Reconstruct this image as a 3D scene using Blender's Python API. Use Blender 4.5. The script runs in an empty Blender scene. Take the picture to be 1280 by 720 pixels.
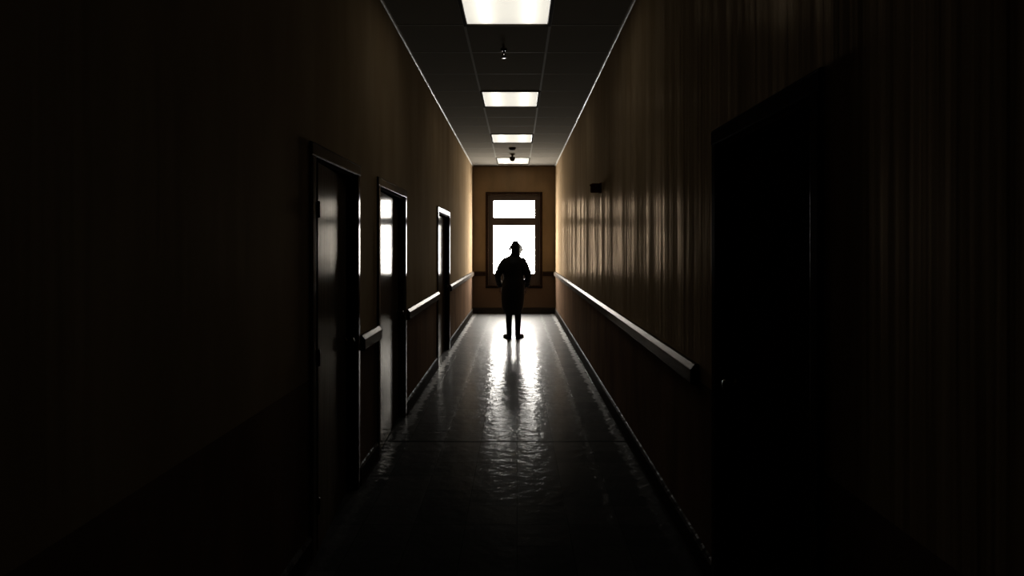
import bpy, bmesh, math, random
from mathutils import Vector, Matrix
random.seed(7)
S = bpy.context.scene
C = S.collection
PI = math.pi
# ---------------------------------------------------------------- measures (metres; camera at the origin, corridor runs along +Y)
XL, XR = -1.09, 0.95          # corridor walls
YB, YE = -1.6, 17.68          # back wall, end wall
H = 3.63                      # ceiling
EYE = 1.65
RAIL_TOP = 1.035

# ---------------------------------------------------------------- materials
def mat(name, col, rough=0.5, spec=0.5, metal=0.0):
    m = bpy.data.materials.new(name); m.use_nodes = True
    b = m.node_tree.nodes['Principled BSDF']
    b.inputs['Base Color'].default_value = (*col, 1)
    b.inputs['Roughness'].default_value = rough
    b.inputs['Specular IOR Level'].default_value = spec
    b.inputs['Metallic'].default_value = metal
    return m

def N(m, t, **kw):
    n = m.node_tree.nodes.new(t)
    for k, v in kw.items():
        setattr(n, k, v)
    return n
def L(m, a, b): m.node_tree.links.new(a, b)
def bsdf(m): return m.node_tree.nodes['Principled BSDF']

def coords(m, scale):
    tc = N(m, 'ShaderNodeTexCoord'); mp = N(m, 'ShaderNodeMapping')
    mp.inputs['Scale'].default_value = scale
    L(m, tc.outputs['Object'], mp.inputs['Vector'])
    return mp.outputs['Vector']

def add_bump(m, scale, noise_scale, dist, detail=3, normal=None):
    n = N(m, 'ShaderNodeTexNoise'); n.inputs['Scale'].default_value = noise_scale
    n.inputs['Detail'].default_value = detail
    L(m, coords(m, scale), n.inputs['Vector'])
    b = N(m, 'ShaderNodeBump'); b.inputs['Strength'].default_value = 1.0
    b.inputs['Distance'].default_value = dist
    L(m, n.outputs['Fac'], b.inputs['Height'])
    if normal is not None: L(m, normal, b.inputs['Normal'])
    L(m, b.outputs['Normal'], bsdf(m).inputs['Normal'])
    return b.outputs['Normal']

def mottled(m, c1, c2, scale, noise_scale, lo=0.35, hi=0.65):
    n = N(m, 'ShaderNodeTexNoise'); n.inputs['Scale'].default_value = noise_scale
    n.inputs['Detail'].default_value = 4
    L(m, coords(m, scale), n.inputs['Vector'])
    r = N(m, 'ShaderNodeValToRGB')
    r.color_ramp.elements[0].position = lo; r.color_ramp.elements[0].color = (*c1, 1)
    r.color_ramp.elements[1].position = hi; r.color_ramp.elements[1].color = (*c2, 1)
    L(m, n.outputs['Fac'], r.inputs['Fac'])
    L(m, r.outputs['Color'], bsdf(m).inputs['Base Color'])
    return n

def sheen(m, k, rough, tint=(1, 1, 1), power=0.0, aniso=0.0):
    """matte body with a weak polished skin; power > 0 makes the skin show mostly at grazing angles"""
    nt = m.node_tree; b = bsdf(m)
    b.inputs['Specular IOR Level'].default_value = 0.0; b.inputs['IOR'].default_value = 1.0
    b.inputs['Roughness'].default_value = 1.0
    g = nt.nodes.new('ShaderNodeBsdfAnisotropic'); g.inputs['Color'].default_value = (*tint, 1)
    g.inputs['Roughness'].default_value = rough
    if b.inputs['Normal'].is_linked: nt.links.new(b.inputs['Normal'].links[0].from_socket, g.inputs['Normal'])
    mx = nt.nodes.new('ShaderNodeMixShader')
    if power:
        lw = nt.nodes.new('ShaderNodeLayerWeight'); lw.inputs['Blend'].default_value = 0.5
        pw = nt.nodes.new('ShaderNodeMath'); pw.operation = 'POWER'; pw.inputs[1].default_value = power
        ml = nt.nodes.new('ShaderNodeMath'); ml.operation = 'MULTIPLY'; ml.inputs[1].default_value = k
        nt.links.new(lw.outputs['Facing'], pw.inputs[0]); nt.links.new(pw.outputs[0], ml.inputs[0]); nt.links.new(ml.outputs[0], mx.inputs[0])
    else:
        mx.inputs[0].default_value = k
    nt.links.new(b.outputs[0], mx.inputs[1]); nt.links.new(g.outputs[0], mx.inputs[2])
    nt.links.new(mx.outputs[0], nt.nodes['Material Output'].inputs['Surface'])
    return g

def haze_lobe(m, k, rough, tint=(1, 0.98, 0.94)):
    # a scuffed finish: part of its polish scatters widely
    mx = [x for x in m.node_tree.nodes if x.type == 'MIX_SHADER'][0]
    g1 = mx.inputs[2].links[0].from_node
    g2 = N(m, 'ShaderNodeBsdfAnisotropic'); g2.inputs['Roughness'].default_value = rough; g2.inputs['Color'].default_value = (*tint, 1)
    L(m, bsdf(m).inputs['Normal'].links[0].from_socket, g2.inputs['Normal'])
    m2 = N(m, 'ShaderNodeMixShader'); m2.inputs[0].default_value = k
    L(m, g1.outputs[0], m2.inputs[1]); L(m, g2.outputs[0], m2.inputs[2]); L(m, m2.outputs[0], mx.inputs[2])

TAN1, TAN2 = (0.175, 0.122, 0.068), (0.225, 0.162, 0.096)
# glossy enamel on the right wall, rolled on in vertical strokes
M_gloss = mat('tan_gloss_paint', TAN1, 0.2, 0.5)
mottled(M_gloss, TAN1, TAN2, (1, 1.2, 0.25), 3.0)
nn = add_bump(M_gloss, (1, 1, 0.03), 3.0, 0.010, 3)
add_bump(M_gloss, (1, 1, 0.02), 16.0, 0.003, 2, nn)
G = sheen(M_gloss, 0.02, 0.24, (1.0, 0.76, 0.53))
haze_lobe(M_gloss, 0.30, 0.50, (1.0, 0.80, 0.58))
def streaks(m, lo, hi, a, b):
    n = N(m, 'ShaderNodeTexNoise'); n.inputs['Scale'].default_value = 6.0; n.inputs['Detail'].default_value = 6; n.inputs['Roughness'].default_value = 0.65
    L(m, coords(m, (1, 1, 0.05)), n.inputs['Vector'])
    r = N(m, 'ShaderNodeMapRange'); r.inputs['From Min'].default_value = a; r.inputs['From Max'].default_value = b
    r.inputs['To Min'].default_value = lo; r.inputs['To Max'].default_value = hi
    L(m, n.outputs['Fac'], r.inputs['Value'])
    mx = m.node_tree.nodes['Material Output'].inputs['Surface'].links[0].from_node
    L(m, r.outputs['Result'], mx.inputs[0])
streaks(M_gloss, 0.001, 0.028, 0.44, 0.64)
# flat paint elsewhere
M_matte = mat('tan_satin_paint', TAN1, 0.45, 0.35)
mottled(M_matte, TAN1, TAN2, (1, 1.0, 0.3), 2.5)
add_bump(M_matte, (1, 1, 0.05), 12.0, 0.001, 2)
sheen(M_matte, 0.004, 0.55, (1.0, 0.85, 0.65))
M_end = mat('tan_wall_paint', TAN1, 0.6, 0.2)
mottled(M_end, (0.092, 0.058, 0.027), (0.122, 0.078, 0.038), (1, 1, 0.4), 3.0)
# dado below the rail
M_dado = mat('brown_dado_paint', (0.10, 0.065, 0.04), 0.5, 0.3)
mottled(M_dado, (0.085, 0.055, 0.036), (0.125, 0.08, 0.052), (1, 1.0, 0.3), 3.0)
add_bump(M_dado, (1, 1, 0.05), 10.0, 0.001, 2)
sheen(M_dado, 0.0012, 0.3, (1.0, 0.85, 0.7))
# ceiling
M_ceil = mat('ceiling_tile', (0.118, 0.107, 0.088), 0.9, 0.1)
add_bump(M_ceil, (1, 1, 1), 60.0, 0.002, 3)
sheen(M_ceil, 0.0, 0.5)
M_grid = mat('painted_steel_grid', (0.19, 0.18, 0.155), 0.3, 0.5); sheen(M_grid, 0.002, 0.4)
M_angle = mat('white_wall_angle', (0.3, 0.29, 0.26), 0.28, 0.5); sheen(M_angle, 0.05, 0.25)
M_slot = mat('unlit_void', (0.01, 0.01, 0.01), 0.9, 0.0)

# waxed floor
M_floor = mat('waxed_tile_floor', (0.05, 0.05, 0.048), 0.2, 0.5)
def build_floor_mat(m):
    tc = N(m, 'ShaderNodeTexCoord')
    br = N(m, 'ShaderNodeTexBrick')
    br.offset = 0.0; br.squash = 1.0
    br.inputs['Scale'].default_value = 1.0
    br.inputs['Brick Width'].default_value = 0.305
    br.inputs['Row Height'].default_value = 0.305
    br.inputs['Mortar Size'].default_value = 0.002
    br.inputs['Mortar Smooth'].default_value = 0.3
    br.inputs['Bias'].default_value = 0.0
    br.inputs['Color1'].default_value = (0.026, 0.026, 0.025, 1)
    br.inputs['Color2'].default_value = (0.042, 0.041, 0.038, 1)
    br.inputs['Mortar'].default_value = (0.016, 0.015, 0.013, 1)
    L(m, tc.outputs['Object'], br.inputs['Vector'])
    L(m, br.outputs['Color'], bsdf(m).inputs['Base Color'])
    # wear: rougher and smoother patches of wax
    n = N(m, 'ShaderNodeTexNoise'); n.inputs['Scale'].default_value = 2.6; n.inputs['Detail'].default_value = 6
    L(m, tc.outputs['Object'], n.inputs['Vector'])
    mr = N(m, 'ShaderNodeMapRange')
    mr.inputs['From Min'].default_value = 0.3; mr.inputs['From Max'].default_value = 0.7
    mr.inputs['To Min'].default_value = 0.09; mr.inputs['To Max'].default_value = 0.17
    L(m, n.outputs['Fac'], mr.inputs['Value'])
    L(m, mr.outputs['Result'], bsdf(m).inputs['Roughness'])
    # gentle unevenness of the tiles, with their joints
    n1 = N(m, 'ShaderNodeTexNoise'); n1.inputs['Scale'].default_value = 9.0; n1.inputs['Detail'].default_value = 4
    L(m, tc.outputs['Object'], n1.inputs['Vector'])
    b1 = N(m, 'ShaderNodeBump'); b1.inputs['Distance'].default_value = 0.006; b1.inputs['Strength'].default_value = 1.0
    L(m, n1.outputs['Fac'], b1.inputs['Height'])
    b2 = N(m, 'ShaderNodeBump'); b2.inputs['Distance'].default_value = 0.0012; b2.inputs['Strength'].default_value = 1.0
    b2.invert = True
    L(m, br.outputs['Fac'], b2.inputs['Height']); L(m, b1.outputs['Normal'], b2.inputs['Normal'])
    L(m, b2.outputs['Normal'], bsdf(m).inputs['Normal'])
build_floor_mat(M_floor)
G = sheen(M_floor, 1.25, 0.16, (1.0, 0.99, 0.96), 13.0)
L(M_floor, bsdf(M_floor).inputs['Roughness'].links[0].from_socket, G.inputs['Roughness'])
haze_lobe(M_floor, 0.36, 0.40)
def wax_ridges(m):
    # old wax left along the walls where the buffer does not reach, and in two lines down the floor: rougher and shinier
    tc = N(m, 'ShaderNodeTexCoord'); sx = N(m, 'ShaderNodeSeparateXYZ'); L(m, tc.outputs['Object'], sx.inputs[0])
    n = N(m, 'ShaderNodeTexNoise'); n.inputs['Scale'].default_value = 8.0; n.inputs['Detail'].default_value = 5
    L(m, tc.outputs['Object'], n.inputs['Vector'])
    def M(op, a, b):
        q = N(m, 'ShaderNodeMath', operation=op)
        for i, v in enumerate((a, b)):
            if isinstance(v, (int, float)): q.inputs[i].default_value = v
            else: L(m, v, q.inputs[i])
        return q.outputs[0]
    wob = M('MULTIPLY', M('SUBTRACT', n.outputs['Fac'], 0.5), 0.16)
    x = M('ADD', sx.outputs['X'], wob)
    out = None
    for c, h, k in ((XR - 0.075, 0.022, 2.2), (XL + 0.075, 0.022, 2.2), (0.585, 0.008, 0.35), (-0.62, 0.008, 0.22)):
        d = M('ABSOLUTE', M('SUBTRACT', x, c), 0)
        f = N(m, 'ShaderNodeMapRange'); f.inputs['From Min'].default_value = h; f.inputs['From Max'].default_value = h + 0.025
        f.inputs['To Min'].default_value = k; f.inputs['To Max'].default_value = 0.0
        L(m, d, f.inputs['Value'])
        out = f.outputs[0] if out is None else M('MAXIMUM', out, f.outputs[0])
    mx = [q for q in m.node_tree.nodes if q.type == 'MIX_SHADER' and q.outputs[0].links and q.outputs[0].links[0].to_node.type == 'OUTPUT_MATERIAL'][0]
    nt = m.node_tree
    g3 = N(m, 'ShaderNodeBsdfAnisotropic'); g3.inputs['Roughness'].default_value = 0.33; g3.inputs['Color'].default_value = (1, 0.98, 0.94, 1)
    n2 = N(m, 'ShaderNodeTexNoise'); n2.inputs['Scale'].default_value = 12.0; n2.inputs['Detail'].default_value = 3
    L(m, tc.outputs['Object'], n2.inputs['Vector'])
    b = N(m, 'ShaderNodeBump'); b.inputs['Distance'].default_value = 0.02; L(m, n2.outputs['Fac'], b.inputs['Height']); L(m, b.outputs['Normal'], g3.inputs['Normal'])
    lw = N(m, 'ShaderNodeLayerWeight'); lw.inputs['Blend'].default_value = 0.5
    fac = M('MULTIPLY', M('MULTIPLY', M('POWER', lw.outputs['Facing'], 9.0), 0.5), out)
    m3 = N(m, 'ShaderNodeMixShader'); L(m, fac, m3.inputs[0]); L(m, mx.outputs[0], m3.inputs[1]); L(m, g3.outputs[0], m3.inputs[2])
    L(m, m3.outputs[0], nt.nodes['Material Output'].inputs['Surface'])
wax_ridges(M_floor)
M_seam = mat('dark_floor_strip', (0.012, 0.011, 0.010), 0.6, 0.5); sheen(M_seam, 0.01, 0.4)

M_wood = mat('dark_stained_wood', (0.014, 0.008, 0.005), 0.6, 0.2)
mottled(M_wood, (0.010, 0.006, 0.004), (0.018, 0.010, 0.006), (6, 6, 0.6), 5.0)
sheen(M_wood, 0.002, 0.3)
M_sash = mat('brown_painted_sash', (0.042, 0.033, 0.029), 0.6, 0.2); sheen(M_sash, 0.004, 0.3)
M_base = mat('dark_cove_base', (0.020, 0.017, 0.014), 0.3, 0.5); sheen(M_base, 0.003, 0.3)
M_base_top = mat('lit_cove_top', (0.05, 0.045, 0.04), 0.3, 0.5); add_bump(M_base_top, (1, 1, 1), 9.0, 0.03, 3); sheen(M_base_top, 0.03, 0.25, (1, 1, 1), 5.0)  # top edge lightened and glossed to put its bright line of light in
M_rail = mat('polished_handrail_wood', (0.11, 0.085, 0.062), 0.26, 0.6)
mottled(M_rail, (0.04, 0.03, 0.022), (0.065, 0.05, 0.037), (5, 0.5, 5), 6.0)
add_bump(M_rail, (1, 0.2, 1), 20.0, 0.001, 2)
sheen(M_rail, 0.045, 0.2, (1, 0.95, 0.88))
haze_lobe(M_rail, 0.22, 0.45)
M_door = mat('varnished_door', (0.055, 0.040, 0.028), 0.13, 0.6)
mottled(M_door, (0.045, 0.032, 0.022), (0.07, 0.05, 0.035), (8, 8, 0.5), 4.0)
add_bump(M_door, (1, 1, 0.06), 14.0, 0.0003, 2)
sheen(M_door, 0.06, 0.10, (1, 0.97, 0.92))
M_dull_door = mat('worn_varnished_door', (0.05, 0.037, 0.026), 0.24, 0.45)
mottled(M_dull_door, (0.04, 0.03, 0.02), (0.065, 0.047, 0.033), (8, 8, 0.5), 4.0)
add_bump(M_dull_door, (1, 1, 0.03), 18.0, 0.0008, 2)
sheen(M_dull_door, 0.010, 0.16, (1, 0.92, 0.8))
M_casing = mat('varnished_casing', (0.05, 0.04, 0.03), 0.17, 0.6); sheen(M_casing, 0.05, 0.11)
M_dull_casing = mat('shade_dark_casing', (0.02, 0.016, 0.012), 0.6, 0.2); sheen(M_dull_casing, 0.003, 0.2)  # casing colour darkened so the near right doorway sinks into shade
M_dark_door = mat('shade_dark_door', (0.012, 0.010, 0.008), 0.6, 0.2); sheen(M_dark_door, 0.0, 0.3)  # leaf of the same doorway, its shade put into the colour
M_brass = mat('tarnished_brass', (0.03, 0.02, 0.01), 0.4, 0.5, 1.0)
M_chrome = mat('dull_chrome', (0.035, 0.035, 0.033), 0.35, 0.5, 1.0)
M_plastic = mat('aged_white_plastic', (0.30, 0.27, 0.22), 0.4, 0.4)
M_dome = mat('smoked_dome_plastic', (0.02, 0.017, 0.015), 0.25, 0.5); sheen(M_dome, 0.003, 0.3)
M_red = mat('dark_red_enamel', (0.05, 0.009, 0.008), 0.5, 0.3); sheen(M_red, 0.0005, 0.4)
M_frame = mat('dark_lamp_frame', (0.03, 0.026, 0.021), 0.45, 0.4); sheen(M_frame, 0.002, 0.4)
M_leather = mat('black_satin_coat', (0.010, 0.010, 0.010), 0.38, 0.4)
M_cloth = mat('black_trouser_cloth', (0.008, 0.008, 0.009), 0.85, 0.15)
M_shoe = mat('black_shoe_leather', (0.009, 0.008, 0.008), 0.35, 0.4)
M_skin = mat('skin', (0.30, 0.17, 0.12), 0.55, 0.3)
bsdf(M_skin).inputs['Subsurface Weight'].default_value = 0.0
M_hair = mat('dark_hair', (0.012, 0.010, 0.010), 0.5, 0.3)

def emission(m, col, s):
    b = bsdf(m); b.inputs['Emission Color'].default_value = (*col, 1); b.inputs['Emission Strength'].default_value = s
M_sky = mat('frosted_glass_full_of_daylight', (0.7, 0.7, 0.7), 0.08, 0.5)
emission(M_sky, (1.0, 0.97, 0.92), 66.0)
M_tube = mat('lit_fluorescent_tube', (0.8, 0.8, 0.8), 0.4)
emission(M_tube, (1.0, 0.97, 0.88), 3.9)
# lamp cover: milk plastic that glows and lets its two tubes show through
def cover(name, e):
    m = bpy.data.materials.new(name); m.use_nodes = True
    nt = m.node_tree; nt.nodes.clear()
    out = nt.nodes.new('ShaderNodeOutputMaterial')
    tr = nt.nodes.new('ShaderNodeBsdfTranslucent'); tr.inputs['Color'].default_value = (0.75, 0.74, 0.68, 1)
    em = nt.nodes.new('ShaderNodeEmission'); em.inputs['Color'].default_value = (1.0, 0.975, 0.90, 1); em.inputs['Strength'].default_value = e
    ad = nt.nodes.new('ShaderNodeAddShader')
    nt.links.new(tr.outputs[0], ad.inputs[0]); nt.links.new(em.outputs[0], ad.inputs[1])
    nt.links.new(ad.outputs[0], out.inputs['Surface'])
    return m
M_cover = cover('milk_plastic_lamp_cover', 0.68)
# thin pale hair lets the window light through
M_pale = bpy.data.materials.new('thin_grey_hair'); M_pale.use_nodes = True
def pale():
    nt = M_pale.node_tree; b = bsdf(M_pale)
    b.inputs['Base Color'].default_value = (0.25, 0.245, 0.22, 1); b.inputs['Roughness'].default_value = 0.6
    tr = nt.nodes.new('ShaderNodeBsdfTranslucent'); tr.inputs['Color'].default_value = (0.22, 0.217, 0.195, 1)
    mx = nt.nodes.new('ShaderNodeMixShader'); mx.inputs[0].default_value = 0.92
    nt.links.new(b.outputs[0], mx.inputs[1]); nt.links.new(tr.outputs[0], mx.inputs[2])
    nt.links.new(mx.outputs[0], nt.nodes['Material Output'].inputs['Surface'])
pale()

# ---------------------------------------------------------------- mesh helpers
def box(bm, x0, x1, y0, y1, z0, z1, mi=0, bev=0.0):
    r = bmesh.ops.create_cube(bm, size=1.0)
    for v in r['verts']:
        v.co.x = x0 if v.co.x < 0 else x1
        v.co.y = y0 if v.co.y < 0 else y1
        v.co.z = z0 if v.co.z < 0 else z1
    fs = set(f for v in r['verts'] for f in v.link_faces)
    if bev:
        es = list(set(e for f in fs for e in f.edges))
        rr = bmesh.ops.bevel(bm, geom=es, offset=bev, segments=2, profile=0.5, affect='EDGES')
        fs = set(f for f in fs if f.is_valid) | set(rr['faces'])
    for f in fs: f.material_index = mi
    return r

def prism(bm, prof, a, b, axis, mi=0):
    """closed profile [(u, w)] swept from a to b; axis 'y': (u,w) = (x,z); 'z': (x,y); 'x': (y,z)"""
    def P(u, w, t):
        return {'y': (u, t, w), 'z': (u, w, t), 'x': (t, u, w)}[axis]
    v0 = [bm.verts.new(P(u, w, a)) for u, w in prof]
    v1 = [bm.verts.new(P(u, w, b)) for u, w in prof]
    n = len(prof); fs = []
    for i in range(n):
        j = (i + 1) % n
        fs.append(bm.faces.new((v0[i], v0[j], v1[j], v1[i])))
    fs.append(bm.faces.new(v0[::-1])); fs.append(bm.faces.new(v1))
    for f in fs: f.material_index = mi
    return fs

def lathe(bm, prof, seg=24, center=(0, 0, 0), mi=0):
    """prof [(r, z)] round the z axis; ends closed"""
    rings = []
    cx, cy, cz = center
    for r, z in prof:
        rings.append([bm.verts.new((cx + r * math.cos(2 * PI * k / seg), cy + r * math.sin(2 * PI * k / seg), cz + z)) for k in range(seg)])
    for a, b in zip(rings, rings[1:]):
        for k in range(seg):
            bm.faces.new((a[k], a[(k + 1) % seg], b[(k + 1) % seg], b[k])).material_index = mi
    bm.faces.new(rings[0][::-1]).material_index = mi
    bm.faces.new(rings[-1]).material_index = mi

def tube(bm, pts, rad, seg=12, flat=None, up=None):
    """tapered closed tube along pts with rounded ends; flat=(a,b) squeezes the section"""
    pts = [Vector(p) for p in pts]; n = len(pts)
    P, R = [], []
    d0 = (pts[1] - pts[0]).normalized(); d1 = (pts[-1] - pts[-2]).normalized()
    for t in (1.0, 0.75, 0.4):
        P.append(pts[0] - d0 * rad[0] * t); R.append(rad[0] * max(0.12, math.sqrt(1 - t * t * 0.985)))
    P += pts; R += list(rad)
    for t in (0.4, 0.75, 1.0):
        P.append(pts[-1] + d1 * rad[-1] * t); R.append(rad[-1] * max(0.12, math.sqrt(1 - t * t * 0.985)))
    rings = []
    ref = Vector(up) if up else Vector((0.13, 1, 0.21)).normalized()
    for i, p in enumerate(P):
        a = P[max(0, i - 1)]; b = P[min(len(P) - 1, i + 1)]
        t = (b - a).normalized()
        u = (ref - t * ref.dot(t)).normalized(); w = t.cross(u)
        fu, fw = flat if flat else (1, 1)
        rings.append([bm.verts.new(p + (u * math.cos(2 * PI * k / seg) * fu + w * math.sin(2 * PI * k / seg) * fw) * R[i]) for k in range(seg)])
    for a, b in zip(rings, rings[1:]):
        for k in range(seg):
            bm.faces.new((a[k], a[(k + 1) % seg], b[(k + 1) % seg], b[k]))
    bm.faces.new(rings[0][::-1]); bm.faces.new(rings[-1])

def loft(bm, secs, seg=28, power=2.0):
    """stack of super-ellipses (cx, cy, z, rx, ry); ends closed"""
    rings = []
    for cx, cy, z, rx, ry in secs:
        ring = []
        for k in range(seg):
            a = 2 * PI * k / seg
            c, s = math.cos(a), math.sin(a)
            e = 2.0 / power
            ring.append(bm.verts.new((cx + rx * math.copysign(abs(c) ** e, c), cy + ry * math.copysign(abs(s) ** e, s), z)))
        rings.append(ring)
    for a, b in zip(rings, rings[1:]):
        for k in range(seg):
            bm.faces.new((a[k], a[(k + 1) % seg], b[(k + 1) % seg], b[k]))
    bm.faces.new(rings[0][::-1]); bm.faces.new(rings[-1])

def ellipsoid(bm, c, r, seg=20):
    rr = bmesh.ops.create_uvsphere(bm, u_segments=seg, v_segments=seg // 2 + 2, radius=1.0)
    for v in rr['verts']:
        v.co = Vector((c[0] + v.co.x * r[0], c[1] + v.co.y * r[1], c[2] + v.co.z * r[2]))

def obj(name, bm, mats, parent=None, smooth=False, recalc=True, loc=(0, 0, 0)):
    if recalc: bmesh.ops.recalc_face_normals(bm, faces=bm.faces[:])
    me = bpy.data.meshes.new(name); bm.to_mesh(me); bm.free()
    for m in (mats if isinstance(mats, (list, tuple)) else [mats]): me.materials.append(m)
    if smooth:
        for p in me.polygons: p.use_smooth = True
    o = bpy.data.objects.new(name, me); C.objects.link(o)
    o.location = loc
    if parent: o.parent = parent
    return o

def fuse(name, bm, m, voxel, parent=None, smooth_iter=4, adapt=0.0):
    """joins the closed pieces in bm into one continuous skin"""
    tmp = obj('tmp', bm, m)
    md = tmp.modifiers.new('r', 'REMESH'); md.mode = 'VOXEL'; md.voxel_size = voxel
    sm = tmp.modifiers.new('s', 'SMOOTH'); sm.factor = 0.5; sm.iterations = smooth_iter
    dg = bpy.context.evaluated_depsgraph_get(); dg.update()
    me = bpy.data.meshes.new_from_object(tmp.evaluated_get(dg))
    old = tmp.data
    bpy.data.objects.remove(tmp); bpy.data.meshes.remove(old)
    me.name = name
    me.materials.clear(); me.materials.append(m)
    for p in me.polygons: p.use_smooth = True
    o = bpy.data.objects.new(name, me); C.objects.link(o)
    if parent: o.parent = parent
    return o

def empty(name, loc=(0, 0, 0), rz=0.0, parent=None):
    o = bpy.data.objects.new(name, None); C.objects.link(o)
    o.location = loc; o.rotation_euler = (0, 0, rz); o.empty_display_size = 0.1
    if parent: o.parent = parent
    return o
def tag(o, label, cat, group=None):
    o['label'] = label; o['category'] = cat
    if group: o['group'] = group
    return o
def struct(o, label=None):
    o['kind'] = 'structure'
    if label: o['label'] = label
    return o

# ---------------------------------------------------------------- doors on the left: clear opening (y0, y1), head height, recess of the leaf at its hinge, how far it stands ajar
DOORS = [('door_1', 3.86, 4.88, 2.13, -0.018, -4.3, M_dull_door),
         ('door_2', 5.68, 6.96, 2.12, 0.004, -2.3, M_door),
         ('door_3', 9.92, 11.50, 2.13, 0.050, -0.4, M_door)]
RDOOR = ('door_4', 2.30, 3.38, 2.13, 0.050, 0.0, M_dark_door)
TW = 0.30     # wall thickness
DADO = 0.95   # paint changes colour behind the rail

def wall_with_openings(name, x_in, sign, opens, mats):
    """x_in: corridor face; sign: outward direction; mats [upper, dado, void]"""
    bm = bmesh.new()
    xo = x_in + sign * TW
    x0, x1 = min(x_in, xo), max(x_in, xo)
    cuts = [YB]
    for a, b, h in opens: cuts += [a, b]
    cuts.append(YE + 0.3)
    for i in range(0, len(cuts), 2):
        box(bm, x0, x1, cuts[i], cuts[i + 1], 0.0, DADO, 1)
        box(bm, x0, x1, cuts[i], cuts[i + 1], DADO, H + 0.1, 0)
    for a, b, h in opens:
        box(bm, x0, x1, a, b, h, H + 0.1, 0)
    # back of the wall, closing the openings behind the doors
    xb = xo + sign * 0.06
    box(bm, min(xo, xb), max(xo, xb), YB, YE + 0.3, 0.0, H + 0.1, 2)
    return struct(obj(name, bm, mats))

wall_with_openings('wall_left', XL, -1, [(d[1], d[2], d[3]) for d in DOORS], [M_matte, M_dado, M_slot])
wall_with_openings('wall_right', XR, 1, [(RDOOR[1], RDOOR[2], RDOOR[3])], [M_gloss, M_dado, M_slot])

bm = bmesh.new(); box(bm, XL - TW - 0.06, XR + TW + 0.06, YB - 0.3, YE + 0.3, -0.15, 0.0)
struct(obj('floor', bm, M_floor))
bm = bmesh.new(); box(bm, XL - TW, XR + TW, YB - 0.2, YB, 0.0, H + 0.1)
struct(obj('wall_back', bm, M_end))

# end wall with the window opening
WX0, WX1, WZ0, WZ1 = -0.70, 0.565, 0.69, 2.925     # rough opening (behind the casing)
bm = bmesh.new()
for (a, b, c, d) in ((XL, WX0, 0, H + 0.1), (WX1, XR, 0, H + 0.1), (WX0, WX1, 0, WZ0), (WX0, WX1, WZ1, H + 0.1)):
    if d - c > 2:
        box(bm, a, b, YE, YE + 0.28, c, DADO, 1); box(bm, a, b, YE, YE + 0.28, DADO, d, 0)
    else:
        box(bm, a, b, YE, YE + 0.28, c, d, 1 if d < 1 else 0)
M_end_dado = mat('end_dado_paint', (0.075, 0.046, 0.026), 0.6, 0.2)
struct(obj('wall_end', bm, [M_end, M_end_dado]))

# ---------------------------------------------------------------- ceiling: slab with holes for the four lamps, hung grid below it
LX0, LX1 = -0.453, 0.283
LAMPS = [(5.30, 6.43), (9.185, 10.21), (12.68, 13.76), (16.05, 17.28)]
bm = bmesh.new()
ys = [YB]
for a, b in LAMPS: ys += [a, b]
ys.append(YE + 0.3)
x0, x1 = XL - TW, XR + TW
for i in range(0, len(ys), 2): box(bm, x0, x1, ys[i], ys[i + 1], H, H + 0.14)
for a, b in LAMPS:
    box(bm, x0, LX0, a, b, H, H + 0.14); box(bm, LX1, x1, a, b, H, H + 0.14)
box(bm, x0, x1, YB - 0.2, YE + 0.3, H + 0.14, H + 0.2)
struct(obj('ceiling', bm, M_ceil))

def tee(bm, along, pos, a, b):
    w, t = 0.012, 0.006
    if along == 'y': prism(bm, [(pos - w, H), (pos - w, H - t), (pos + w, H - t), (pos + w, H)], a, b, 'y')
    else: t = 0.0015; prism(bm, [(pos - w, H), (pos - w, H - t), (pos + w, H - t), (pos + w, H)], a, b, 'x')
bm = bmesh.new()
tee(bm, 'y', LX0 - 0.013, YB, YE); tee(bm, 'y', LX1 + 0.013, YB, YE)
struct(obj('trim_1', bm, M_grid), 'long ceiling grid runners either side of the lamps')
bm = bmesh.new()
cross = []
for i, (a, b) in enumerate(LAMPS):
    cross += [a - 0.013, b + 0.013]
    if i < 3:
        n0 = LAMPS[i + 1][0]; 
        for k in (1, 2): cross.append(b + (n0 - b) * k / 3)
for y in cross: tee(bm, 'x', y, XL, XR)
struct(obj('trim_2', bm, M_grid), 'cross tees of the ceiling grid')
# wall angle with a rounded lip, one each side
def angle(x, s):
    pts = [(x, H)]
    for k in range(7):
        t = PI / 2 * k / 6
        pts.append((x + s * 0.020 * math.cos(t) , H - 0.020 * math.sin(t)))
    return pts
for nm, x, s in (('trim_3', XL, 1), ('trim_4', XR, -1)):
    bm = bmesh.new(); prism(bm, angle(x, s), YB, YE, 'y')
    struct(obj(nm, bm, M_angle, smooth=False))
bm = bmesh.new(); prism(bm, [(YE, H), (YE - 0.02, H), (YE - 0.02, H - 0.008), (YE, H - 0.02)], XL, XR, 'x')
struct(obj('trim_5', bm, M_frame))

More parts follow.
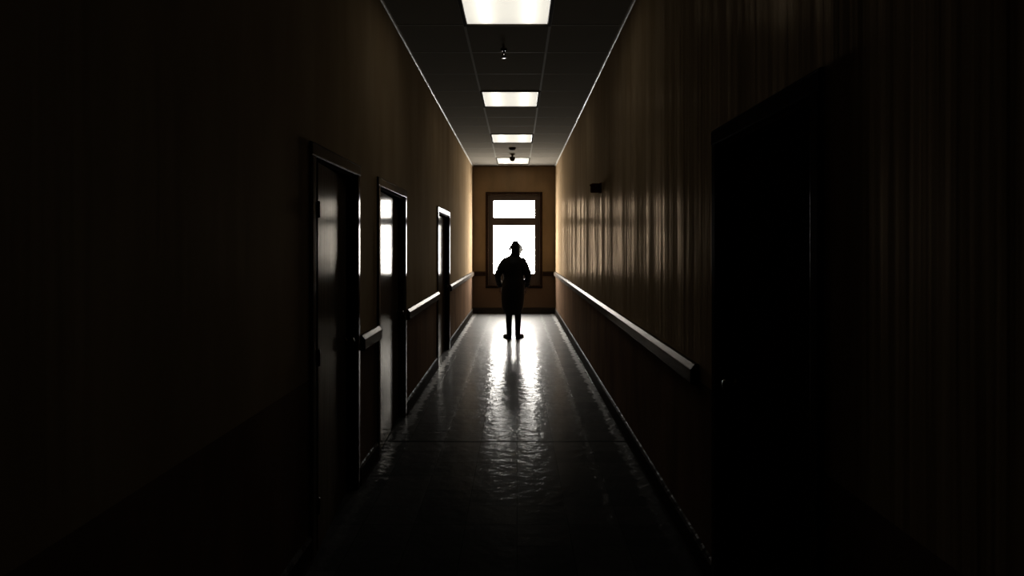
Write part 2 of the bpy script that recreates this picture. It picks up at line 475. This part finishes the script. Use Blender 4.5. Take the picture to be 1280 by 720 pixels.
# ---------------------------------------------------------------- lamps
labels = ["big ceiling light with two bright tube bands, cut off by the photo's top edge",
          'second ceiling light along the hallway, after the big cut off one',
          'third ceiling light along the hallway, just before the flat round smoke detector',
          'small last ceiling light by the end wall, partly behind the hanging dark dome']
for (a, b), lab in zip(LAMPS, labels):
    cy = (a + b) / 2; hl = (b - a) / 2; cx = (LX0 + LX1) / 2; hw = (LX1 - LX0) / 2
    t = empty('ceiling_light', (cx, cy, H)); tag(t, lab, 'ceiling light', 'recessed lights down the hallway ceiling')
    bm = bmesh.new()   # tray above the cover
    w = 0.012
    box(bm, -hw, hw, -hl, hl, 0.100, 0.112)
    box(bm, -hw, -hw + w, -hl, hl, 0.0, 0.1); box(bm, hw - w, hw, -hl, hl, 0.0, 0.1)
    box(bm, -hw + w, hw - w, -hl, -hl + w, 0.0, 0.1); box(bm, -hw + w, hw - w, hl - w, hl, 0.0, 0.1)
    obj('housing', bm, M_plastic, t)
    bm = bmesh.new()
    f = 0.020
    box(bm, -hw - f, -hw + f * 0.4, -hl - f, hl + f, -0.012, -0.0005, 0, 0.003); box(bm, hw - f * 0.4, hw + f, -hl - f, hl + f, -0.012, -0.0005, 0, 0.003)
    box(bm, -hw + f * 0.4, hw - f * 0.4, -hl - f, -hl + f * 0.4, -0.012, -0.0005, 0, 0.003); box(bm, -hw + f * 0.4, hw - f * 0.4, hl - f * 0.4, hl + f, -0.012, -0.0005, 0, 0.003)
    obj('frame', bm, M_frame, t)
    bm = bmesh.new()
    vs = [bm.verts.new(p) for p in ((-hw + w, -hl + w, 0.004), (hw - w, -hl + w, 0.004), (hw - w, hl - w, 0.004), (-hw + w, hl - w, 0.004))]
    bm.faces.new(vs); obj('diffuser', bm, M_cover, t)
    for x in (-0.19, 0.19):
        bm = bmesh.new(); tube(bm, [(x, -hl + 0.04, 0.046), (x, hl - 0.04, 0.046)], [0.016, 0.016], 10)
        obj('tube', bm, M_tube, t, smooth=True)

# ---------------------------------------------------------------- small things on the ceiling and the right wall
def on_ceiling(name, x, y, label, cat):
    return tag(empty(name, (x, y, H)), label, cat)
t = on_ceiling('ceiling_sprinkler', -0.13, 7.25, 'small metal sprinkler head on the ceiling between the first two lights', 'sprinkler')
bm = bmesh.new(); lathe(bm, [(0.034, 0.003), (0.034, -0.004), (0.022, -0.012), (0.014, -0.014)], 24); obj('rose', bm, M_chrome, t, True)
bm = bmesh.new(); lathe(bm, [(0.011, -0.012), (0.011, -0.04), (0.007, -0.045)], 16); obj('nozzle', bm, M_chrome, t, True)
bm = bmesh.new()
for s in (-1, 1): tube(bm, [(s * 0.009, 0, -0.038), (s * 0.018, 0, -0.055), (s * 0.004, 0, -0.076)], [0.003] * 3, 8)
obj('yoke', bm, M_chrome, t, True)
bm = bmesh.new(); lathe(bm, [(0.027, -0.082), (0.028, -0.079), (0.006, -0.074)], 20); obj('deflector', bm, M_chrome, t, True)

t = on_ceiling('smoke_detector', -0.09, 14.45, 'flat round smoke detector on the ceiling after the third light', 'smoke detector')
bm = bmesh.new(); lathe(bm, [(0.075, 0.0), (0.075, -0.012), (0.070, -0.016)], 28); obj('base', bm, M_frame, t, True)
bm = bmesh.new(); lathe(bm, [(0.062, -0.014), (0.062, -0.030), (0.050, -0.046), (0.028, -0.052), (0.008, -0.053)], 28); obj('cover', bm, M_dome, t, True)

t = on_ceiling('dome_camera', -0.095, 15.45, 'dark dome hanging under the ceiling in front of the last light', 'camera')
bm = bmesh.new(); lathe(bm, [(0.055, 0.0), (0.055, -0.010), (0.030, -0.016)], 24); obj('mount', bm, M_frame, t, True)
bm = bmesh.new(); lathe(bm, [(0.022, -0.012), (0.022, -0.062)], 16); obj('stem', bm, M_frame, t, True)
bm = bmesh.new()
lathe(bm, [(0.03, -0.058), (0.058, -0.064), (0.060, -0.100), (0.058, -0.102)], 28); obj('collar', bm, M_frame, t, True)
bm = bmesh.new()
lathe(bm, [(0.056, -0.100)] + [(0.056 * math.cos(a), -0.103 - 0.052 * math.sin(a)) for a in [PI / 2 * k / 7 for k in range(7)]], 28)
obj('dome', bm, M_dome, t, True)

t = tag(empty('fire_alarm', (XR, 8.15, 2.31)), 'small dark red alarm box high on the right wall', 'alarm')
bm = bmesh.new(); box(bm, -0.02, 0.003, -0.065, 0.065, -0.055, 0.055, 0, 0.003); obj('back_plate', bm, M_red, t)
bm = bmesh.new(); box(bm, -0.112, -0.018, -0.058, 0.058, -0.050, 0.050, 0, 0.010); obj('case', bm, M_red, t)
bm = bmesh.new()
for k in range(5): box(bm, -0.115, -0.110, -0.04, 0.04, -0.036 + k * 0.012, -0.031 + k * 0.012)
obj('grille', bm, M_frame, t)
bm = bmesh.new(); box(bm, -0.124, -0.108, -0.03, 0.03, 0.026, 0.042, 0, 0.004); obj('strobe', bm, M_red, t)

# ---------------------------------------------------------------- baseboards
def base_prof(x, s):
    return [(x, 0.0), (x + s * 0.028, 0.0), (x + s * 0.020, 0.012), (x + s * 0.018, 0.112), (x + s * 0.010, 0.128), (x, 0.134)]
def runs(opens, gap=0.085):
    c = [YB]
    for a, b in opens: c += [a - gap, b + gap]
    c.append(YE)
    return [(c[i], c[i + 1]) for i in range(0, len(c), 2)]
LR = runs([(d[1], d[2]) for d in DOORS]); RR = runs([(RDOOR[1], RDOOR[2])])
bm = bmesh.new()
for a, b in LR:
    fs = prism(bm, base_prof(XL, 1), a, b, 'y')
    for q in (3, 4): fs[q].material_index = 1
struct(obj('baseboard_left', bm, [M_base, M_base_top]))
bm = bmesh.new()
for a, b in RR:
    fs = prism(bm, base_prof(XR, -1), a, b, 'y')
    for q in (3, 4): fs[q].material_index = 1
struct(obj('baseboard_right', bm, [M_base, M_base_top]))
bm = bmesh.new(); prism(bm, [(YE, 0), (YE - 0.02, 0), (YE - 0.02, 0.13), (YE - 0.012, 0.145), (YE, 0.15)], XL, XR, 'x')
struct(obj('baseboard_end', bm, M_base))
bm = bmesh.new(); box(bm, XL, XR, 6.08, 6.11, 0.0, 0.0015); struct(obj('trim_6', bm, M_seam), 'dark strip across the floor')

# ---------------------------------------------------------------- handrails
def rail_prof(x, s):
    """board with a wide chamfer along its top edge"""
    zt = RAIL_TOP; zb = zt - 0.105
    return [(x, zb), (x + s * 0.036, zb), (x + s * 0.045, zb + 0.008), (x + s * 0.044, zt - 0.030), (x + s * 0.042, zt - 0.026),
            (x + s * 0.023, zt - 0.002), (x + s * 0.020, zt), (x, zt)]
def rail(axis, pos, s, a, b, label, m=None):
    t = tag(empty('handrail', ((pos, (a + b) / 2, 0) if axis == 'y' else ((a + b) / 2, pos, 0))), label, 'handrail', 'wooden rails along the hallway walls')
    h = (b - a) / 2
    bm = bmesh.new(); prism(bm, rail_prof(0, s), -h + 0.012, h - 0.012, axis); o = obj('board', bm, m or M_rail, t)
    for e in (-1, 1):
        bm = bmesh.new()
        a0, b0 = (h - 0.012, h) if e > 0 else (-h, -h + 0.012)
        prism(bm, rail_prof(0, s), a0, b0, axis); obj('end_cap', bm, M_wood, t)
    return t
rail('y', XL, 1, LR[1][0], LR[1][1], 'short wooden rail on the left wall between the two nearest doors')
rail('y', XL, 1, LR[2][0], LR[2][1], 'wooden rail on the left wall running up to the brightly edged farthest door')
rail('y', XL, 1, LR[3][0], YE - 0.001, 'wooden rail on the left wall between the farthest door and the corner')
rail('y', XR, -1, 3.75, YE - 0.001, 'long shining wooden rail running along the whole right wall')
rail('x', YE, -1, XL + 0.05, -0.77, 'short dark rail on the end wall, left of the window', M_wood)
rail('x', YE, -1, 0.635, XR - 0.05, 'short dark rail on the end wall, right of the window', M_wood)

# ---------------------------------------------------------------- doors
def casing_prof(w, t, slope=0.0):
    """w wide, t thick: rounded edges and a flat middle that leans by slope (u across, v outward)"""
    p = [(0, 0)]
    for k in range(5):
        a = PI / 2 * k / 4
        p.append((0.012 - 0.012 * math.cos(a), t * (0.5 + 0.5 * math.sin(a))))
    e = t + slope * (w - 0.026)
    for k in range(5):
        a = PI / 2 * k / 4
        p.append((w - 0.012 + 0.012 * math.sin(a), e - t * 0.5 * (1 - math.cos(a))))
    p.append((w, 0))
    return p
LEAN = {'door_1': -0.071, 'door_2': -0.030, 'door_3': 0.036, 'door_4': 0.0}    # lean added to each far casing so its face mirrors the bright window
def door(spec, x, s):
    """s: direction into the corridor"""
    name, y0, y1, h, rec, deg, dm = spec
    root = struct(empty(name, (x, y0, 0)))
    W = y1 - y0; cw, ct = 0.075, 0.018
    # frame lining
    bm = bmesh.new()
    d = -s * 0.20
    def bx(a, b, c, e, z0, z1): box(bm, min(a, b), max(a, b), c, e, z0, z1)
    bx(0, d, 0, 0.02, 0, h - 0.02); bx(0, d, W - 0.02, W, 0, h - 0.02); bx(0, d, 0, W, h - 0.02, h)
    obj('jamb', bm, M_wood, root)
    bm = bmesh.new()
    P = casing_prof(cw, ct)
    prism(bm, [(s * v, -u) for u, v in P], 0.0, h, 'z')
    prism(bm, [(s * v, W + u) for u, v in casing_prof(cw, ct, LEAN[name])], 0.0, h, 'z')
    # head: profile in (x, z) swept along y
    prism(bm, [(s * v, h + u) for u, v in P], -cw, W + cw, 'y')
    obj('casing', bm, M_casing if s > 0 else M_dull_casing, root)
    piv = empty('leaf', (-s * rec, 0.023, 0), 0, root)
    bm = bmesh.new()
    lw = W - 0.050
    a, b = sorted((0.0, -s * 0.042))
    box(bm, a, b, 0, lw, 0.008, h - 0.026, 0, 0.002)
    lf = obj('leaf', bm, dm, root)
    lf.location = (-s * rec, 0.023, 0)
    lf.rotation_euler = (0, 0, -s * math.radians(deg) * 1.0 if s > 0 else math.radians(deg))
    bpy.data.objects.remove(piv)
    # knob, near the free edge
    bm = bmesh.new()
    lathe(bm, [(0.028, 0.0), (0.028, 0.004), (0.012, 0.010), (0.011, 0.030), (0.022, 0.038), (0.026, 0.050), (0.020, 0.060), (0.006, 0.063)], 20)
    k = obj('knob', bm, M_brass, lf, True)
    k.location = (0, lw - 0.07, 1.02); k.rotation_euler = (0, s * PI / 2, 0)
    for z in (0.25, 1.05, 1.85):
        bm = bmesh.new(); lathe(bm, [(0.007, -0.045), (0.007, 0.045)], 10)
        g = obj('hinge', bm, M_brass, root, True); g.location = (-s * (rec - 0.006), 0.021, z)
    return root
for spec in DOORS: door(spec, XL, 1)
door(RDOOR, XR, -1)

# ---------------------------------------------------------------- window
root = struct(empty('window_1', (0, YE, 0)))
CX0, CX1, CZ0, CZ1 = -0.766, 0.630, 0.625, 2.985      # casing outline
PX0, PX1 = -0.572, 0.440                              # glass
Z = (0.985, 2.158, 2.362, 2.770)                      # lower pane, upper pane
bm = bmesh.new()   # casing on the wall face
cw = 0.066; d = -0.028
box(bm, CX0, CX0 + cw, d, 0.0, CZ0, CZ1, 0, 0.005); box(bm, CX1 - cw, CX1, d, 0.0, CZ0, CZ1, 0, 0.005)
box(bm, CX0 + cw, CX1 - cw, d, 0.0, CZ1 - 0.066, CZ1, 0, 0.005); box(bm, CX0 + cw, CX1 - cw, d, 0.0, CZ0, CZ0 + 0.066, 0, 0.005)
obj('casing', bm, M_wood, root)
bm = bmesh.new()   # sash frame set back in the opening
y0, y1 = 0.03, 0.10
box(bm, WX0, PX0, y0, y1, WZ0, WZ1, 0, 0.004); box(bm, PX1, WX1, y0, y1, WZ0, WZ1, 0, 0.004)
box(bm, PX0, PX1, y0, y1, WZ0, Z[0], 0, 0.004); box(bm, PX0, PX1, y0, y1, Z[3], WZ1, 0, 0.004)
obj('sash', bm, M_sash, root)
bm = bmesh.new(); box(bm, PX0, PX1, y0 - 0.008, y1, Z[1], Z[2], 0, 0.005); obj('transom', bm, M_sash, root)
bm = bmesh.new(); box(bm, CX0 - 0.0, CX1 + 0.0, -0.055, 0.03, WZ0 - 0.03, WZ0 + 0.012, 0, 0.005); obj('sill', bm, M_wood, root)
for a, b in ((Z[0], Z[1]), (Z[2], Z[3])):
    bm = bmesh.new(); box(bm, PX0, PX1, 0.06, 0.068, a, b); obj('pane', bm, M_sky, root)

# ---------------------------------------------------------------- the person at the window, seen from behind (faces +Y)
PXo, PYo = -0.060, 12.91
man = tag(empty('person', (PXo, PYo, 0)), 'person in a dark knee-length coat standing with back turned before the window', 'person')
LEG = 0.076
def hand(bm, wrist, s):
    """hanging relaxed hand; s = -1 left, +1 right; palm faces the thigh, fingers down and slightly curled forward"""
    w = Vector(wrist)
    tube(bm, [w + Vector((0, 0, 0.03)), w + Vector((-s * 0.002, 0.006, -0.035)), w + Vector((-s * 0.004, 0.010, -0.085))], [0.026, 0.036, 0.039], 14, (1.0, 0.42), (0, 1, 0))
    lens = [0.072, 0.080, 0.075, 0.060]
    for k in range(4):
        dy = 0.038 - k * 0.0235
        b = w + Vector((-s * 0.004, 0.008 + dy, -0.085 + (0.004 if k in (0, 3) else 0)))
        l = lens[k]
        c = 0.25 + 0.08 * k      # inward curl
        p1 = b + Vector((-s * l * 0.10, 0.002, -l * 0.44))
        p2 = p1 + Vector((-s * l * c, 0.002, -l * 0.30))
        p3 = p2 + Vector((-s * l * (c + 0.05), 0.0, -l * 0.16))
        tube(bm, [b + Vector((0, 0, 0.02)), p1, p2, p3], [0.0098, 0.0090, 0.0082, 0.0072], 10)
    b = w + Vector((-s * 0.004, 0.030, -0.020))
    tube(bm, [b, b + Vector((-s * 0.014, 0.030, -0.026)), b + Vector((-s * 0.022, 0.042, -0.056)), b + Vector((-s * 0.026, 0.040, -0.080))], [0.014, 0.012, 0.010, 0.008], 10)

ARM = {-1: [(-0.150, -0.010, 1.375), (-0.205, -0.035, 1.29), (-0.285, -0.045, 1.125), (-0.272, 0.045, 1.035), (-0.250, 0.135, 0.965)],
       1: [(0.155, -0.010, 1.380), (0.205, -0.035, 1.29), (0.268, -0.045, 1.125), (0.258, 0.045, 1.035), (0.245, 0.135, 0.965)]}
bm = bmesh.new()
# trunk and neck
loft(bm, [(0, 0.01, 0.84, 0.10, 0.08), (0, 0.01, 0.90, 0.165, 0.105), (0, 0.01, 1.00, 0.155, 0.10), (0, 0.005, 1.10, 0.135, 0.09), (0, 0, 1.25, 0.160, 0.105),
          (0, -0.005, 1.37, 0.175, 0.10), (0, -0.01, 1.435, 0.13, 0.075), (0.008, 0.0, 1.47, 0.062, 0.058), (0.016, 0.012, 1.53, 0.053, 0.055), (0.024, 0.015, 1.60, 0.05, 0.052)], 24)
# head: skull, jaw, nose, lips, brow, ears
hc = Vector((0.033, 0.02, 1.642))
ellipsoid(bm, hc + Vector((0, -0.008, 0.022)), (0.074, 0.093, 0.092), 24)
loft(bm, [(hc.x, 0.058, 1.530, 0.030, 0.035), (hc.x, 0.050, 1.545, 0.048, 0.056), (hc.x, 0.042, 1.58, 0.060, 0.068), (hc.x, 0.032, 1.63, 0.068, 0.078)], 20)
tube(bm, [hc + Vector((0, 0.088, 0.016)), hc + Vector((0, 0.104, -0.016)), hc + Vector((0, 0.108, -0.030))], [0.009, 0.012, 0.014], 10)
for s in (-1, 1):
    ellipsoid(bm, hc + Vector((s * 0.032, 0.078, 0.020)), (0.020, 0.012, 0.008), 12)      # brow
    ellipsoid(bm, hc + Vector((s * 0.031, 0.074, 0.003)), (0.014, 0.012, 0.010), 12)      # eyes
    ellipsoid(bm, hc + Vector((s * 0.036, 0.066, -0.028)), (0.022, 0.016, 0.018), 12)     # cheeks
    ellipsoid(bm, hc + Vector((s * 0.074, -0.002, -0.004)), (0.012, 0.018, 0.030), 12)    # ears
    ellipsoid(bm, hc + Vector((s * 0.010, 0.089, -0.026)), (0.008, 0.009, 0.007), 10)     # nostrils
ellipsoid(bm, hc + Vector((0, 0.085, -0.056)), (0.024, 0.011, 0.006), 12)
ellipsoid(bm, hc + Vector((0, 0.083, -0.067)), (0.020, 0.011, 0.007), 12)
for s in (-1, 1):
    tube(bm, ARM[s], [0.052, 0.046, 0.040, 0.035, 0.027], 14)
    hand(bm, Vector(ARM[s][-1]) + Vector((-s * 0.006, 0.010, -0.03)), s)
    tube(bm, [(s * 0.085, 0.01, 0.90), (s * 0.080, 0.015, 0.50), (s * 0.080, -0.005, 0.30), (s * LEG, -0.005, 0.09)], [0.082, 0.056, 0.052, 0.036], 16)
    tube(bm, [(s * (LEG - 0.01), -0.03, 0.035), (s * (LEG + 0.035), 0.09, 0.03), (s * (LEG + 0.058), 0.15, 0.022)], [0.032, 0.032, 0.020], 12)
fuse('body', bm, M_skin, 0.0045, man, 3)

# trousers
bm = bmesh.new()
for s in (-1, 1):
    tube(bm, [(s * 0.085, 0.01, 0.92), (s * 0.080, 0.015, 0.50), (s * 0.081, -0.004, 0.30), (s * LEG, -0.002, 0.10)], [0.088, 0.062, 0.055, 0.046], 18)
loft(bm, [(0, 0.01, 0.82, 0.13, 0.09), (0, 0.01, 0.90, 0.172, 0.112), (0, 0.01, 1.02, 0.160, 0.105)], 24)
fuse('trousers', bm, M_cloth, 0.008, man, 4)
# shoes: heels together, toes turned out
for s in (-1, 1):
    bm = bmesh.new()
    h0 = Vector((s * (LEG - 0.008), -0.045, 0.0)); d = Vector((math.sin(s * 0.42), math.cos(0.42), 0))
    def q(t, z): return h0 + d * t + Vector((0, 0, z))
    tube(bm, [q(0.01, 0.036), q(0.09, 0.038), q(0.17, 0.036), q(0.235, 0.028)], [0.037, 0.040, 0.042, 0.028], 16, (1.0, 0.9))
    tube(bm, [(s * LEG, -0.006, 0.04), (s * LEG, -0.004, 0.13)], [0.046, 0.050], 16)
    sh = fuse('shoe', bm, M_shoe, 0.006, man, 3)
    bm = bmesh.new()
    n = Vector((d.y, -d.x, 0))
    prof = [(-0.030, 0.022), (-0.02, 0.033), (0.06, 0.034), (0.15, 0.044), (0.215, 0.036), (0.258, 0.014)]
    ring = [h0 + d * t + n * w for t, w in prof] + [h0 + d * t - n * w for t, w in prof[::-1]]
    lo = [bm.verts.new((p.x, p.y, 0.0)) for p in ring]; hi = [bm.verts.new((p.x, p.y, 0.014)) for p in ring]
    for i in range(len(ring)):
        j = (i + 1) % len(ring); bm.faces.new((lo[i], lo[j], hi[j], hi[i]))
    bm.faces.new(lo[::-1]); bm.faces.new(hi)
    obj('sole', bm, M_shoe, sh)

# coat: torso and skirt with sleeves
bm = bmesh.new()
loft(bm, [(-0.016, 0.005, 0.430, 0.128, 0.118), (-0.016, 0.005, 0.47, 0.150, 0.130), (-0.016, 0.005, 0.54, 0.190, 0.142), (-0.014, 0.005, 0.70, 0.208, 0.150), (-0.008, 0.01, 0.90, 0.210, 0.148), (0, 0.008, 1.00, 0.198, 0.138), (0, 0.005, 1.10, 0.184, 0.126),
          (0, 0, 1.25, 0.198, 0.132), (0, -0.005, 1.35, 0.214, 0.124), (0, -0.01, 1.405, 0.195, 0.108), (0.004, -0.01, 1.445, 0.145, 0.092), (0.012, 0.0, 1.485, 0.086, 0.078), (0.016, 0.004, 1.515, 0.070, 0.070)], 32)
for s in (-1, 1):
    tube(bm, [Vector(p) for p in ARM[s]], [0.074, 0.072, 0.064, 0.054, 0.046], 18)
coat = fuse('coat', bm, M_leather, 0.009, man, 5)
bm = bmesh.new()   # turned-up collar
for k in range(1): loft(bm, [(0.014, 0.004, 1.465, 0.088, 0.084), (0.016, 0.004, 1.49, 0.077, 0.078), (0.018, 0.008, 1.520, 0.071, 0.073)], 28)
obj('collar', bm, M_leather, coat, True)
for s in (-1, 1):
    bm = bmesh.new()
    p = Vector(ARM[s][4]); p0 = p + (Vector(ARM[s][3]) - p).normalized() * 0.045
    tube(bm, [p0, p + (p - p0) * 0.3], [0.055, 0.055], 18); obj('cuff', bm, M_leather, coat, True)
    bm = bmesh.new()   # pocket flaps at the hips
    box(bm, -0.07, 0.07, -0.008, 0.008, -0.03, 0.03, 0, 0.006)
    o = obj('pocket_flap', bm, M_leather, coat); o.location = (s * 0.175, 0.075, 0.92); o.rotation_euler = (0, 0, -s * 1.0)
bm = bmesh.new(); tube(bm, [(0, -0.128, 0.49), (0, -0.140, 0.60), (0, -0.134, 0.80)], [0.004] * 3, 8); obj('back_vent', bm, M_leather, coat, True)

# hair: dark mass over the crown, straight down to the collar, loose ends at the sides
bm = bmesh.new()
ellipsoid(bm, hc + Vector((0.0, -0.022, 0.026)), (0.069, 0.094, 0.091), 24)
loft(bm, [(0.028, -0.040, 1.465, 0.076, 0.044), (0.030, -0.040, 1.50, 0.078, 0.050), (0.033, -0.038, 1.56, 0.077, 0.062), (0.033, -0.034, 1.62, 0.074, 0.074), (0.033, -0.03, 1.66, 0.069, 0.080), (0.033, -0.024, 1.70, 0.050, 0.055)], 24)
hair = fuse('hair', bm, M_hair, 0.007, man, 3)
def strand(bm, pts, r): tube(bm, pts, r, 8, (0.45, 1.0), (0, 1, 0))
bm = bmesh.new()
for k in range(8):
    f = 0.006 * k
    strand(bm, [(-0.005 - f * 0.2, -0.05 + f, 1.705 - 0.003 * k), (-0.028 - f * 0.2, -0.05 + f, 1.672), (-0.046 - f * 0.5, -0.045 + f, 1.620), (-0.056 - f * 0.80, -0.04 + f, 1.580 - 0.009 * ((k * 3) % 4))], [0.006, 0.010, 0.009, 0.003])
obj('side_wisp', bm, M_hair, hair, True)
bm = bmesh.new()
ends = [1.485, 1.475, 1.495, 1.490, 1.510, 1.520, 1.515, 1.540, 1.545, 1.570, 1.565, 1.59]
for k in range(12):
    f = k / 11.0
    y = -0.055 + 0.002 * ((k * 5) % 3)
    pts = [(0.070 + 0.040 * f, y, 1.740 - 0.004 * k), (0.090 + 0.056 * f, y, 1.690 - 0.002 * k), (0.094 + 0.080 * f, y + 0.006, 1.60), (0.096 + 0.090 * f, y + 0.008, ends[k] - 0.02)]
    hw = [0.0022, 0.0030, 0.0044, 0.0040]
    row = [(bm.verts.new((a - w_, b, c)), bm.verts.new((a + w_, b, c))) for (a, b, c), w_ in zip(pts, hw)]
    for q, r in zip(row, row[1:]): bm.faces.new((q[0], q[1], r[1], r[0]))
o = obj('side_lock', bm, M_pale, hair, True); o['label'] = 'pale grey lock with window light shining through'

# ---------------------------------------------------------------- daylight outside, camera, view
w = bpy.data.worlds.new('overcast'); S.world = w; w.use_nodes = True
w.node_tree.nodes['Background'].inputs[0].default_value = (0.9, 0.95, 1.0, 1)
w.node_tree.nodes['Background'].inputs[1].default_value = 0.0

cam = bpy.data.cameras.new('camera'); co = bpy.data.objects.new('camera', cam); C.objects.link(co)
co.location = (0, 0, EYE); co.rotation_euler = (PI / 2, 0, 0)
cam.sensor_width = 36; cam.sensor_fit = 'HORIZONTAL'; cam.lens = 900 / 1280 * 36
cam.shift_x = -6 / 1280; cam.shift_y = (308 - 360) / 1280
cam.clip_start = 0.05; cam.clip_end = 100
S.camera = co
S.view_settings.view_transform = 'Standard'; S.view_settings.look = 'None'
S.view_settings.exposure = -0.15; S.view_settings.gamma = 1.0; S.view_settings.use_curve_mapping = False
